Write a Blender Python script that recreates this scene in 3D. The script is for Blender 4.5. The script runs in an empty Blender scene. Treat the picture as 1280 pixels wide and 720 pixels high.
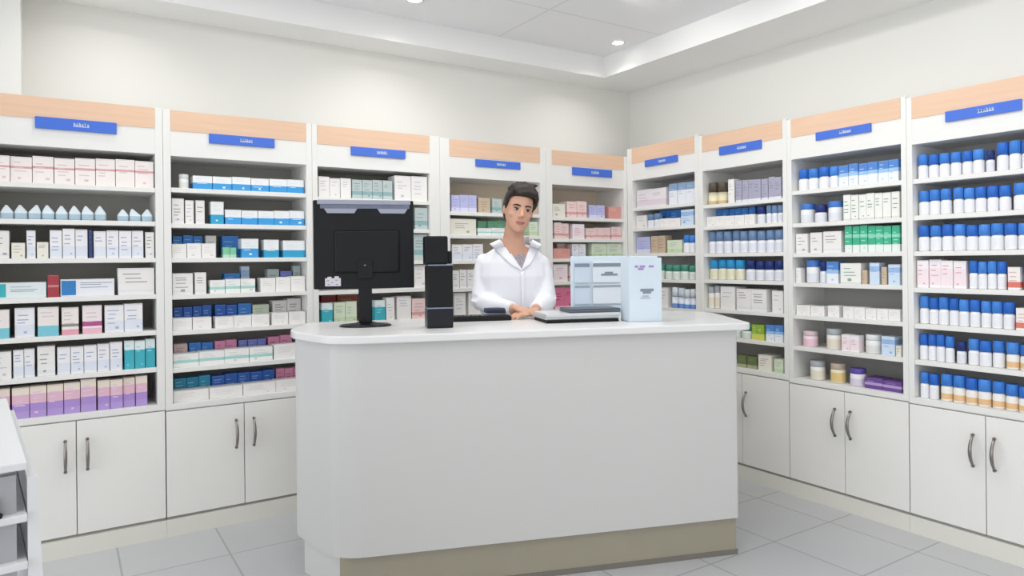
import bpy, bmesh, math, random
from mathutils import Vector, Matrix, Euler
random.seed(11)
C = bpy.context.scene.collection
D = bpy.data
PI = math.pi

# ------------------------------------------------------------------ camera model (measured from the photograph)
F, YAW, ROLL, V0, H = 870.0, 0.99930, -0.010472, 326.2, 1.30
cy_, sy_ = math.cos(YAW), math.sin(YAW)
YA, XB = 3.689, 3.346            # front planes of the shelving on the two walls
WY, WX = 4.010, 3.668            # the walls behind it

def ray(x, y):
    cr, sr = math.cos(ROLL), math.sin(ROLL)
    a, b = x - 640, y - V0
    u = a * cr + b * sr; v = -a * sr + b * cr
    l = u / F
    return Vector((cy_ + l * sy_, sy_ - l * cy_, -v / F))
def on_y(x, y, Y): r = ray(x, y); r = r * (Y / r.y); return Vector((r.x, r.y, r.z + H))
def on_x(x, y, X): r = ray(x, y); r = r * (X / r.x); return Vector((r.x, r.y, r.z + H))
def on_z(x, y, z): r = ray(x, y); r = r * ((z - H) / r.z); return Vector((r.x, r.y, z))

# ------------------------------------------------------------------ materials
MATS = {}
def mat(name, col, rough=0.5, metal=0.0, spec=0.5, noise=0.0, nscale=8.0, bump=0.0, bscale=60.0, emit=None, estr=1.0,
        trans=0.0, alpha=1.0, coat=0.0):
    if name in MATS: return MATS[name]
    m = D.materials.new(name); m.use_nodes = True
    nt = m.node_tree; b = nt.nodes['Principled BSDF']
    b.inputs['Base Color'].default_value = (*col, 1)
    b.inputs['Roughness'].default_value = rough
    b.inputs['Metallic'].default_value = metal
    b.inputs['Specular IOR Level'].default_value = spec
    b.inputs['Transmission Weight'].default_value = trans
    b.inputs['Alpha'].default_value = alpha
    b.inputs['Coat Weight'].default_value = coat
    if emit:
        b.inputs['Emission Color'].default_value = (*emit, 1); b.inputs['Emission Strength'].default_value = estr
    if noise or bump:
        tc = nt.nodes.new('ShaderNodeTexCoord')
        if noise:
            n = nt.nodes.new('ShaderNodeTexNoise'); n.inputs['Scale'].default_value = nscale; n.inputs['Detail'].default_value = 4
            r = nt.nodes.new('ShaderNodeMapRange'); r.inputs['To Min'].default_value = 1 - noise; r.inputs['To Max'].default_value = 1 + noise
            mx = nt.nodes.new('ShaderNodeVectorMath'); mx.operation = 'SCALE'; mx.inputs[0].default_value = col
            nt.links.new(tc.outputs['Object'], n.inputs['Vector']); nt.links.new(n.outputs['Fac'], r.inputs['Value'])
            nt.links.new(r.outputs['Result'], mx.inputs['Scale']); nt.links.new(mx.outputs['Vector'], b.inputs['Base Color'])
        if bump:
            n2 = nt.nodes.new('ShaderNodeTexNoise'); n2.inputs['Scale'].default_value = bscale; n2.inputs['Detail'].default_value = 3
            bp = nt.nodes.new('ShaderNodeBump'); bp.inputs['Strength'].default_value = bump; bp.inputs['Distance'].default_value = 0.004
            nt.links.new(tc.outputs['Object'], n2.inputs['Vector']); nt.links.new(n2.outputs['Fac'], bp.inputs['Height'])
            nt.links.new(bp.outputs['Normal'], b.inputs['Normal'])
    MATS[name] = m
    return m

def wood_mat():
    m = D.materials.new('pale_beech'); m.use_nodes = True; nt = m.node_tree; b = nt.nodes['Principled BSDF']
    tc = nt.nodes.new('ShaderNodeTexCoord'); mp = nt.nodes.new('ShaderNodeMapping'); mp.inputs['Scale'].default_value = (1.2, 6, 22)
    n = nt.nodes.new('ShaderNodeTexNoise'); n.inputs['Scale'].default_value = 2.5; n.inputs['Detail'].default_value = 5
    cr = nt.nodes.new('ShaderNodeValToRGB'); cr.color_ramp.elements[0].color = (.75, .505, .345, 1); cr.color_ramp.elements[1].color = (.80, .56, .40, 1)
    cr.color_ramp.elements[0].position = .3; cr.color_ramp.elements[1].position = .7
    nt.links.new(tc.outputs['Object'], mp.inputs['Vector']); nt.links.new(mp.outputs['Vector'], n.inputs['Vector'])
    nt.links.new(n.outputs['Fac'], cr.inputs['Fac']); nt.links.new(cr.outputs['Color'], b.inputs['Base Color'])
    b.inputs['Roughness'].default_value = .5
    return m
def tile_mat(name, col, grout, size, ox, oy, gw, rough, var=0.03, cloud=0.0):
    m = D.materials.new(name); m.use_nodes = True; nt = m.node_tree; b = nt.nodes['Principled BSDF']
    tc = nt.nodes.new('ShaderNodeTexCoord'); mp = nt.nodes.new('ShaderNodeMapping'); mp.inputs['Location'].default_value = (-ox, -oy, 0)
    br = nt.nodes.new('ShaderNodeTexBrick'); br.offset = 0; br.squash = 1
    br.inputs['Scale'].default_value = 1.0; br.inputs['Brick Width'].default_value = size; br.inputs['Row Height'].default_value = size
    br.inputs['Mortar Size'].default_value = gw; br.inputs['Mortar Smooth'].default_value = .2; br.inputs['Bias'].default_value = 0
    br.inputs['Color1'].default_value = (*[c * (1 - var) for c in col], 1); br.inputs['Color2'].default_value = (*[min(1, c * (1 + var)) for c in col], 1)
    br.inputs['Mortar'].default_value = (*grout, 1)
    nt.links.new(tc.outputs['Object'], mp.inputs['Vector']); nt.links.new(mp.outputs['Vector'], br.inputs['Vector'])
    out = br.outputs['Color']
    if cloud:
        n = nt.nodes.new('ShaderNodeTexNoise'); n.inputs['Scale'].default_value = 3; n.inputs['Detail'].default_value = 5
        r = nt.nodes.new('ShaderNodeMapRange'); r.inputs['To Min'].default_value = 1 - cloud; r.inputs['To Max'].default_value = 1 + cloud
        s = nt.nodes.new('ShaderNodeVectorMath'); s.operation = 'SCALE'
        nt.links.new(tc.outputs['Object'], n.inputs['Vector']); nt.links.new(n.outputs['Fac'], r.inputs['Value'])
        nt.links.new(out, s.inputs[0]); nt.links.new(r.outputs['Result'], s.inputs['Scale']); out = s.outputs['Vector']
    nt.links.new(out, b.inputs['Base Color'])
    b.inputs['Roughness'].default_value = rough
    return m

WALL = mat('wall_paint', (.79, .785, .745), .85, noise=.012, nscale=3)
CEIL = tile_mat('ceiling_tile', (.90, .905, .92), (.76, .77, .78), 1.2, 2.33 - 1.2, 3.20 - 1.2, .006, .9, .004)
SOFF = mat('soffit_paint', (.90, .90, .885), .85, noise=.01)
LAM = mat('white_laminate', (.82, .82, .79), .42, noise=.01, nscale=4)
DOORM = mat('door_laminate', (.86, .85, .81), .38, noise=.012, nscale=4)
PLIN = mat('plinth_laminate', (.78, .77, .70), .45)
BACK_SHADE = mat('shade_taupe_back', (.40, .39, .36), .7, noise=.03)  # shade inside the compartments put into the back panel colour
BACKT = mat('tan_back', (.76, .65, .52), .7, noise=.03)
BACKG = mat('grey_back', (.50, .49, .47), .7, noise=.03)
WOOD = wood_mat()
FLOOR = tile_mat('floor_tile', (.54, .55, .56), (.36, .365, .37), .4225, .192, 1.62, .0045, .33, .02, .05)
SIGN = mat('sign_blue', (.055, .16, .66), .35)
SIGNW = mat('sign_lettering', (.80, .88, 1.0), .5)
STEEL = mat('handle_steel', (.30, .28, .26), .32, metal=1.0)
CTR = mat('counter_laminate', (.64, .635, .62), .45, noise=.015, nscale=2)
SLAB = mat('counter_top_stone', (.80, .80, .795), .25, noise=.01)
KICK = mat('kick_board', (.36, .33, .25), .5, noise=.05, nscale=12)
KICKW = mat('kick_board_white', (.70, .70, .68), .5)
BLK = mat('black_plastic', (.005, .0055, .007), .5, spec=.3, bump=.04, bscale=900)
BLKG = mat('black_gloss', (.005, .006, .010), .3, spec=.35)
BLKB = mat('blue_grey_trim', (.22, .27, .38), .3, metal=.3)

# ------------------------------------------------------------------ mesh helpers
class MB:
    def __init__(s): s.bm = bmesh.new(); s.mats = []
    def mi(s, m):
        if m not in s.mats: s.mats.append(m)
        return s.mats.index(m)
    def face(s, vs, m, smooth=False):
        f = s.bm.faces.new(vs); f.material_index = s.mi(m); f.smooth = smooth; return f
    def box(s, x0, y0, z0, x1, y1, z1, m, bev=0.0):
        if bev:
            b2 = bmesh.new(); bmesh.ops.create_cube(b2, size=1)
            for v in b2.verts: v.co = Vector(((x0 + x1) / 2 + v.co.x * (x1 - x0), (y0 + y1) / 2 + v.co.y * (y1 - y0), (z0 + z1) / 2 + v.co.z * (z1 - z0)))
            bmesh.ops.bevel(b2, geom=list(b2.edges), offset=bev, segments=2, affect='EDGES', profile=.6)
            mp = {v: s.bm.verts.new(v.co) for v in b2.verts}; k = s.mi(m)
            for f in b2.faces:
                g = s.bm.faces.new([mp[v] for v in f.verts]); g.material_index = k
            b2.free(); return
        v = [s.bm.verts.new(c) for c in ((x0, y0, z0), (x1, y0, z0), (x1, y1, z0), (x0, y1, z0), (x0, y0, z1), (x1, y0, z1), (x1, y1, z1), (x0, y1, z1))]
        for q in ((3, 2, 1, 0), (4, 5, 6, 7), (0, 1, 5, 4), (1, 2, 6, 5), (2, 3, 7, 6), (3, 0, 4, 7)): s.face([v[i] for i in q], m)
    def prism(s, pts, z0, z1, m, mtop=None):
        lo = [s.bm.verts.new((p[0], p[1], z0)) for p in pts]; hi = [s.bm.verts.new((p[0], p[1], z1)) for p in pts]
        n = len(pts)
        for i in range(n): s.face([lo[i], lo[(i + 1) % n], hi[(i + 1) % n], hi[i]], m)
        s.face(hi, mtop or m); s.face(lo[::-1], m)
    def rings(s, rings, m, cap=True, smooth=True, mats=None):
        R = [[s.bm.verts.new(p) for p in r] for r in rings]; n = len(R[0])
        for k in range(len(R) - 1):
            mm = mats[k] if mats else m
            for i in range(n): s.face([R[k][i], R[k][(i + 1) % n], R[k + 1][(i + 1) % n], R[k + 1][i]], mm, smooth)
        if cap:
            s.face(R[0][::-1], mats[0] if mats else m, False); s.face(R[-1], mats[-1] if mats else m, False)
    def lathe(s, prof, m, seg=20, cx=0, cy=0, mats=None, sy=1.0):
        s.rings([[(cx + r * math.cos(2 * PI * i / seg), cy + sy * r * math.sin(2 * PI * i / seg), z) for i in range(seg)] for r, z in prof], m, mats=mats)
    def tube(s, pts, rad, m, seg=10, flat=1.0):
        pts = [Vector(p) for p in pts]; rs = rad if isinstance(rad, (list, tuple)) else [rad] * len(pts)
        rr = []; up = None
        for i, p in enumerate(pts):
            t = (pts[min(i + 1, len(pts) - 1)] - pts[max(i - 1, 0)]).normalized()
            if up is None:
                up = Vector((0, 0, 1)) if abs(t.z) < .9 else Vector((0, 1, 0))
            a = t.cross(up).normalized(); b = a.cross(t).normalized(); up = b
            rr.append([p + (a * math.cos(2 * PI * k / seg) + b * flat * math.sin(2 * PI * k / seg)) * rs[i] for k in range(seg)])
        s.rings(rr, m)
    def ball(s, c, r, m, seg=16, rot=None):
        if not isinstance(r, (list, tuple)): r = (r, r, r)
        rings = []; n = seg // 2 + 1
        c = Vector(c); R = rot or Matrix.Identity(3)
        for j in range(1, n):
            th = PI * j / n
            rings.append([c + R @ Vector((r[0] * math.sin(th) * math.cos(2 * PI * i / seg), r[1] * math.sin(th) * math.sin(2 * PI * i / seg), -r[2] * math.cos(th))) for i in range(seg)])
        s.rings(rings, m)
    def build(s, name, parent=None, loc=None, rotz=0.0):
        bmesh.ops.recalc_face_normals(s.bm, faces=s.bm.faces)
        me = D.meshes.new(name); s.bm.to_mesh(me); s.bm.free()
        for m in s.mats: me.materials.append(m)
        o = D.objects.new(name, me); C.objects.link(o)
        if parent: o.parent = parent
        if loc is not None: o.location = loc
        if rotz: o.rotation_euler = (0, 0, rotz)
        return o
def tag(o, label, cat, group=None):
    o['label'] = label; o['category'] = cat
    if group: o['group'] = group
    return o
def thing(name, label, cat, loc=(0, 0, 0), rotz=0.0, group=None):
    o = D.objects.new(name, None); C.objects.link(o); o.location = loc; o.rotation_euler = (0, 0, rotz); o.empty_display_size = .1
    return tag(o, label, cat, group)
def struct(mb, name):
    o = mb.build(name); o['kind'] = 'structure'; return o

# ------------------------------------------------------------------ room shell
m = MB(); m.box(-3.0, -3.5, -.08, WX + .12, WY + .12, 0, FLOOR); struct(m, 'floor')
m = MB(); m.box(-3.0, WY, 0, WX + .12, WY + .12, 2.9, WALL); struct(m, 'wall_back')
m = MB(); m.box(WX, -3.5, 0, WX + .12, WY, 2.9, WALL); struct(m, 'wall_right')
m = MB(); m.box(-3.0, YA + .12, 2.062, -.156, WY, 2.58, WALL); struct(m, 'wall_pilaster')
ZC, ZS = 2.725, 2.58
m = MB(); m.box(-3.0, -3.5, ZC, 3.20, 3.755, ZC + .1, CEIL); struct(m, 'ceiling')
m = MB(); m.box(-3.0, 3.755, ZS, WX, WY, 2.9, SOFF); struct(m, 'ceiling_soffit_back')
m = MB(); m.box(3.20, -3.5, ZS, WX, 3.755, 2.9, SOFF); struct(m, 'ceiling_soffit_right')

# ------------------------------------------------------------------ shelving bays
NUMW = ['zero', 'one', 'two', 'three', 'four', 'five', 'six', 'seven', 'eight', 'nine', 'ten', 'eleven', 'twelve', 'thirteen']
ORD = ['', 'first', 'second', 'third', 'fourth', 'fifth', 'sixth', 'seventh', 'eighth', 'ninth', 'tenth', 'eleventh', 'twelfth', 'thirteenth']
SHELFW = ['top', 'second', 'third', 'fourth', 'fifth', 'sixth', 'bottom']
BAYS = {
 # wall, unit span, opening span, (top, wood bottom, opening top), shelf tops, back, sign px (x0, ytop, x1, ybot-left), phrase
 'A1': ('A', (-.3235, .3995), (-.29, .366), (2.045, 1.947, 1.826), (1.665, 1.505, 1.333, 1.16, .988, .812, .635), BACK_SHADE, (43.7, 145.4, 145.5, 160), 'leftmost bay', 'tall white shelving unit at the far left edge, violet cartons on its bottom shelf'),
 'A2': ('A', (.3995, 1.113), (.433, 1.083), (2.043, 1.943, 1.822), (1.67, 1.499, 1.331, 1.153, .98, .80, .63), BACK_SHADE, (261, 167, 342.7, 179), 'bay left of the monitor', 'tall white shelving unit between the leftmost unit and the monitor'),
 'A3': ('A', (1.113, 1.871), (1.143, 1.805), (2.040, 1.937, 1.818), (1.655, 1.49, 1.309, 1.149, .966, .80, .63), BACK_SHADE, (438.4, 183, 506, 193.8), 'bay behind the monitor', 'tall white shelving unit directly behind the black monitor'),
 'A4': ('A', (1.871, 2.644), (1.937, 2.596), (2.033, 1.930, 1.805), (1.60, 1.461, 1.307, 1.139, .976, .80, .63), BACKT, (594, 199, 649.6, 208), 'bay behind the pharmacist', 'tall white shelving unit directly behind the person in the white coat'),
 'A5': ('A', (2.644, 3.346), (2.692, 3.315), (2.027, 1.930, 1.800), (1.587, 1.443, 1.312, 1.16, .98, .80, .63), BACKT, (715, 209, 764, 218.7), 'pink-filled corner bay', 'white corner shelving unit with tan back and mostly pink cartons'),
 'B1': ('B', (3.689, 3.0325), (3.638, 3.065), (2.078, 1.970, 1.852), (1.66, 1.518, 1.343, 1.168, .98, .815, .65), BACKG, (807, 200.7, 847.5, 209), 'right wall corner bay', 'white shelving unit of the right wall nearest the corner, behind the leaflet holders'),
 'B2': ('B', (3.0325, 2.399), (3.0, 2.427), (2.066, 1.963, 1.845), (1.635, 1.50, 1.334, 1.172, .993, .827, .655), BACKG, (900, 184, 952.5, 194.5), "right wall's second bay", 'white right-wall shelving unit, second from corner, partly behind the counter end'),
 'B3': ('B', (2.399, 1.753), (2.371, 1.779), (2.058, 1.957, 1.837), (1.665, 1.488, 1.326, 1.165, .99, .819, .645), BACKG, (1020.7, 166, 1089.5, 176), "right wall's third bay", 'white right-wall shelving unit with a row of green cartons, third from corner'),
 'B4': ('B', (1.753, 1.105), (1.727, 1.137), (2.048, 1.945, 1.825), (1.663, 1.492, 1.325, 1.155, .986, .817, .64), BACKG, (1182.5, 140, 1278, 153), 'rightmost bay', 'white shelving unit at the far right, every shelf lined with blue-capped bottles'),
}
DEP = .30
def bay_frame(k):
    w, sp = BAYS[k][0], BAYS[k][1]
    return (Vector((sp[0], YA, 0)), 0.0) if w == 'A' else (Vector((XB, sp[0], 0)), -PI / 2)
def px_local(k, x, y=330, off=0.0):
    """pixel -> x along the bay, on a plane `off` behind its front; also the distance factor"""
    w, sp = BAYS[k][0], BAYS[k][1]
    p = on_y(x, y, YA + off) if w == 'A' else on_x(x, y, XB + off)
    dist = p.x * cy_ + p.y * sy_
    return (p.x - sp[0] if w == 'A' else sp[0] - p.y), dist, p.z

def bow_handle(parent, x, z0, z1):
    m = MB(); n = 12; pts = []
    for i in range(n + 1):
        t = i / n; z = z0 + (z1 - z0) * t
        pts.append((x, -.019 - .030 * math.sin(PI * t) ** .8, z))
    m.tube(pts, [.0052 + .0022 * math.sin(PI * i / n) for i in range(n + 1)], STEEL, 10)
    for z in (z0, z1): m.tube([(x, -.0175, z), (x, -.0245, z)], .0075, STEEL, 10)
    return m.build('handle', parent)

for k, (w, sp, op, (zt, zw, zo), shelves, back, sg, phrase, lab) in BAYS.items():
    loc, rz = bay_frame(k)
    W = abs(sp[1] - sp[0]); o0 = abs(op[0] - sp[0]); o1 = abs(op[1] - sp[0])
    u = thing('shelving_unit', lab, 'shelving unit', loc, rz, 'white pharmacy shelving units along the walls')
    zb = shelves[6]
    for a, b in ((0.0005, o0), (o1, W - .0005)):
        m = MB(); m.box(a, 0, zb, b, DEP, zt, LAM, .002); m.build('side_panel', u)
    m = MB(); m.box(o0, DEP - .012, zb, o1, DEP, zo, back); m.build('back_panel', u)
    m = MB(); m.box(o0, .001, zo, o1, .022, zw, LAM); m.box(o0, .022, zo, o1, DEP, zo + .018, LAM); m.build('header_panel', u)
    m = MB(); m.box(o0, -.002, zw, o1, .020, zt - .002, WOOD); m.build('wood_fascia', u)
    m = MB(); m.box(o0, .020, zt - .02, o1, DEP, zt - .002, LAM); m.build('top_board', u)
    for zs in shelves[:6]:
        m = MB(); m.box(o0, .006, zs - .022, o1, DEP - .012, zs, LAM, .002); m.build('shelf', u)
    # blue category sign with unreadable small white lettering
    sx0, _, sz1 = px_local(k, sg[0], sg[1]); sx1, _, _ = px_local(k, sg[2], sg[1]); _, _, sz0 = px_local(k, sg[0], sg[3])
    m = MB(); m.box(sx0, -.010, sz0, sx1, .001, sz1, SIGN, .0015); s = m.build('sign', u)
    m = MB(); L = (sx1 - sx0) * (.20 if w == 'A' else .22); cx = sx0 + (sx1 - sx0) * .56; zc = (sz0 + sz1) / 2; hh = (sz1 - sz0) * .17
    nlet = 6; rs = random.Random(len(phrase) + int(sp[0] * 100))
    for i in range(nlet):
        lx = cx - L / 2 + L * i / nlet; lw = L / nlet * .68; up = hh * rs.choice((.8, 1, 1.25))
        m.box(lx, -.0112, zc - hh, lx + lw * .35, -.0098, zc + up, SIGNW)
        m.box(lx, -.0112, zc + hh * rs.choice((-.3, .2, .5)), lx + lw, -.0098, zc + hh * .8, SIGNW)
        m.box(lx + lw * .65, -.0112, zc - hh, lx + lw, -.0098, zc + hh * .6, SIGNW)
    m.build('lettering', s)
    # base cabinet
    m = MB(); m.box(.0005, .0, zb - .028, W - .0005, DEP, zb, LAM, .002); m.build('worktop', u)
    m = MB(); m.box(.002, .018, .092, W - .002, DEP, zb - .028, LAM); m.build('cabinet_body', u)
    m = MB(); m.box(.0005, -.006 if w == 'A' else .0, 0, W - .0005, DEP, .080, PLIN); m.box(.002, .015, .08, W - .002, DEP, .092, BACK_SHADE); m.build('plinth', u)  # dark strip colours in the shadow line under the doors
    mid = W / 2
    for a, b, hx in ((.0025, mid - .0018, mid - .042), (mid + .0018, W - .0025, mid + .042)):
        m = MB(); m.box(a, -.001, .094, b, .017, zb - .034, DOORM, .0015); d = m.build('door', u)
        bow_handle(d, hx, .385, .52)

# ------------------------------------------------------------------ stock on the shelves
def c(h): 
    h = h.lstrip('#'); v = [int(h[i:i + 2], 16) / 255 for i in (0, 2, 4)]
    return tuple((x / 12.92 if x <= .04045 else ((x + .055) / 1.055) ** 2.4) for x in v)
PAL = {}
def pm(h):
    if h not in PAL: PAL[h] = mat('print_' + h, c(h), .5)
    return PAL[h]
# style: kind, phrase, base colour, bands (from, to, colour) in fractions of the height, print colour
S = {
 'wpink': ('carton', 'white pink-striped cartons', 'f3ece8', [(.55, .63, 'd9a3a6')], 'e0c8c8'),
 'pouch': ('pouch', 'pale blue peaked pouches', 'dfeaf0', [(0, .35, 'a9c3d2')], None),
 'w': ('carton', 'plain white cartons', 'efedea', [], 'c9cad2'),
 'wb': ('carton', 'white blue-printed cartons', 'efeef0', [(.06, .42, 'e0e5ef')], 'a9b4d0'),
 'wd': ('carton', 'white grey-printed cartons', 'edebe8', [(.08, .2, 'e2e4e8')], 'a3a2a0'),
 'cream': ('carton', 'low cream cartons', 'e9e6da', [], 'a9a79a'),
 'navy': ('carton', 'slim navy cartons', '2c3f78', [], '5c6ea0'),
 'red': ('carton', 'dark red cartons', 'a33a42', [(.45, .55, 'c98084')], None),
 'brown': ('carton', 'brown-red cartons', '96523f', [], 'b98874'),
 'tealwide': ('carton', 'wide white-and-teal cartons', 'dfe9ea', [], '39b1bb', 'left'),
 'bluewide': ('carton', 'wide white-and-blue cartons', 'e9ebf0', [], '2f7fc2', 'left'),
 'wteal': ('carton', 'white teal-based cartons', 'eee6e2', [(0, .36, '7cc6d6')], 'd9cfd0'),
 'teal': ('carton', 'teal-fronted cartons', 'e2eeee', [(0, .68, '3fb0c0')], '9fd8de'),
 'wgp': ('carton', 'white grey-and-pink cartons', 'efe8e4', [(0, .2, 'e3a3b4'), (.3, .4, '8e8d88')], 'd8c9c4'),
 'wmag': ('carton', 'white magenta-striped cartons', 'f0e6e6', [(0, .2, 'eab8c8'), (.27, .44, 'b5508c')], 'dcc8cc'),
 'violet': ('carton', 'cream, pink and violet cartons', 'efe2d4', [(.0, .22, 'b59ad6'), (.22, .46, 'ae90d2'), (.46, .76, 'e6bccb')], 'e2cdee'),
 'wblue': ('carton', 'white blue-based cartons', 'eff1f2', [(0, .48, '3b9fe0')], 'dbe7ee'),
 'wcyan': ('carton', 'white cyan-based cartons', 'eff1f2', [(0, .42, '31a3cf')], 'dbe7ee'),
 'blue': ('carton', 'bright blue cartons', '3a86d8', [(0, .15, '6aa5dc')], '8fbbe8'),
 'dkblue': ('carton', 'deep blue cartons', '2f68c0', [(.1, .3, '7a9ed8')], '8fb2e8'),
 'low': ('carton', 'low white front cartons', 'f1efec', [], 'dcd9d6'),
 'lowteal': ('carton', 'low white teal-marked cartons', 'f1f1ee', [(.3, .5, 'a5d8d0')], 'cfd8d4'),
 'pink': ('carton', 'rose pink cartons', 'e89abc', [(.3, .5, 'eec3d2')], 'b75f8a'),
 'hot': ('carton', 'hot pink cartons', 'e07a9c', [(.0, .12, 'f0c0cc')], 'b23a66'),
 'pw': ('carton', 'pale pink cartons', 'efd5d2', [(.2, .35, 'dda5a4')], 'd9a8a8'),
 'salmon': ('carton', 'salmon pink cartons', 'dc9c92', [], 'eac4bc'),
 'violb': ('carton', 'purple-blue cartons', '7c86d0', [(.3, .5, 'b0a6d8')], 'a0a6d8'),
 'lilac': ('carton', 'lilac cartons', 'bcbfe6', [(0, .25, 'd9daf2')], '9aa0d6'),
 'lilacg': ('carton', 'lilac-grey cartons', 'aaa8bc', [(.0, .1, 'dfe0ea')], '8b8aa4'),
 'tan': ('carton', 'tan cartons', 'c9b59c', [], 'a58e72'),
 'grey': ('carton', 'pale grey-teal cartons', 'bccac9', [(.2, .4, '8fb2b4')], '8aa2a4'),
 'green': ('carton', 'mid green cartons', '7cc8a0', [(.0, .3, 'b8dcc8')], 'a4d4ba'),
 'green2': ('carton', 'emerald green cartons', '3fb48c', [(.0, .28, 'e6eeea'), (.55, .68, '8ed6be')], '9fdcc8'),
 'pgreen': ('carton', 'pale green cartons', 'dbe6cf', [(0, .3, 'c7dbb4')], 'a8c49a'),
 'lime': ('carton', 'lime green cartons', '8fb43c', [(0, .4, 'd2d66a')], 'd7dd92'),
 'dgreen': ('carton', 'dark green cartons', '66754a', [(0, .3, 'a9ad8c')], '8a9670'),
 'wtext': ('carton', 'white green-printed cartons', 'eeefe9', [(.0, .08, 'dcdcd6')], '8aa79c'),
 'wpinkv': ('carton', 'white cartons with pink edges', 'f3eef0', [(.1, .7, 'f4e4e8')], 'e0a8b6'),
 'cyan': ('carton', 'teal-blue cartons', '2f9cc4', [(.1, .3, '7cc4dc')], '9ad4e6'),
 'wlil': ('carton', 'faint lilac-white cartons', 'ebe6ea', [(.1, .4, 'e2d6de')], 'cfc0cc'),
 'pblt': ('carton', 'white cartons with grey-blue tops', 'e8ecf2', [(.66, 1, '8aa6c4')], 'b8c6da'),
 'wred': ('carton', 'white red-marked cartons', 'f1ebe8', [(.1, .35, 'd97868')], 'd8b0a8'),
 'purple': ('carton', 'flat purple cartons', '6c4a94', [(.35, .6, 'b7a2cf')], 'a58cc4'),
 'pblue': ('carton', 'pale blue cartons', 'cfe0f2', [(.6, .85, '9fc0e8')], '8fb0d8'),
 'bluetop': ('carton', 'white blue-topped cartons', 'e9eef4', [(.62, 1, '4f86cf'), (.45, .62, '9cc4ea')], 'b8cde6'),
 'bbot': ('bottle', 'white blue-capped bottles', 'f4f4f4', [(.05, .45, 'edeef2')], '2a6fce'),
 'nbot': ('bottle', 'white navy-capped bottles', 'ebecf0', [(.05, .4, 'dfe2ea')], '1d3478'),
 'obot': ('bottle', 'blue-capped orange-labelled bottles', 'f2efe8', [(.06, .16, 'e8c190')], '2566c6'),
 'cbot': ('bottle', 'cyan-capped cream bottles', 'eeead8', [(.05, .45, 'e4e2c6')], '2fa0da'),
 'gbot': ('bottle', 'white bottles with grey-blue caps', 'f0f1f3', [(.05, .4, 'e2e5ee')], '7593ba'),
 'tbot': ('bottle', 'white green-capped bottles', 'e9eee9', [(.05, .4, 'd8e2da')], '4f9a86'),
 'abot': ('bottle', 'amber dark-capped bottles', 'd8c48e', [(.2, .6, 'efe6c8')], '5a5044'),
 'bwbot': ('bottle', 'slim blue-and-white bottles', '6f9bdc', [(.3, .6, 'e6ecf6')], 'e6eef6'),
 'sjar': ('jar', 'white silver-lidded jars', 'eeece4', [(.1, .7, 'e6dfce')], 'aab0b4'),
 'yjar': ('jar', 'yellow-labelled jars', 'efe6c8', [(.1, .75, 'e3c886')], 'b8a99a'),
 'vjar': ('jar', 'white violet-lidded jars', 'eeeaf0', [(.1, .6, 'd8d0e2')], '5a4aa2'),
 'pjar': ('jar', 'pink-white jars', 'f2dfe6', [(.1, .7, 'ecc6d4')], 'd8c2c8'),
 'bjar': ('jar', 'white blue-lidded jars', 'eceef0', [(.1, .6, 'dfe3ea')], '3f78c8'),
 'wjar': ('jar', 'white lidded jars', 'efefec', [(.1, .6, 'e0e0dc')], 'dfe3e3'),
}
OUTL = .0014
def carton_mesh(w, d, h, st, rs):
    base = pm(st[2]); bands = sorted(st[3]); mb = MB()
    cuts = [0.0]
    for a, b, _ in bands: cuts += [a, b]
    cuts = sorted(set([round(x, 3) for x in cuts] + [1.0]))
    e = OUTL; x, y = w / 2, d
    outline = [(-x + e, 0), (x - e, 0), (x, e), (x, y - e), (x - e, y), (-x + e, y), (-x, y - e), (-x, e)]
    def colr(f):
        for a, b, h_ in bands:
            if a - 1e-6 <= f <= b + 1e-6: return pm(h_)
        return base
    R = [[(px, py, f * h) for px, py in outline] for f in cuts]
    mb.rings(R, base, mats=[colr((cuts[i] + cuts[i + 1]) / 2) for i in range(len(cuts) - 1)], smooth=False)
    # closure flap on the top edge
    mb.box(-x + .003, -.0004, h * .965, x - .003, 0, h * .972, pm('b9b7b3'))
    ink = st[4]
    if ink:
        side = len(st) > 5
        if side: mb.box(-x + .004, -.0008, h * .08, -x + w * .28, 0, h * .92, pm(ink))
        n = rs.choice((2, 3, 3, 4)); z = h * rs.uniform(.72, .84)
        for i in range(n):
            lw = w * rs.uniform(.3, .62); lx = -x + w * (.36 if side else rs.uniform(.12, .2)); lw = min(lw, x - .006 - lx)
            mb.box(lx, -.0007, z - h * .035, lx + lw, 0, z, pm('8f97a8' if side else ink)); z -= h * rs.uniform(.10, .2)
            if z < h * .3: break
        if rs.random() < .6 and not side:
            s_ = min(w, h) * .13; lx = rs.uniform(-x + s_ * 1.4, x - s_ * 2.4) if w > s_ * 5 else -s_ / 2
            mb.box(lx, -.0007, h * .13, lx + s_ * rs.uniform(1, 1.6), 0, h * .13 + s_, pm(ink))
    return mb
def put_carton(w, d, h, st, rs, loc, rz):
    return carton_mesh(w, d, h, st, rs).build('medicine_carton', None, loc, rz)
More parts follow.
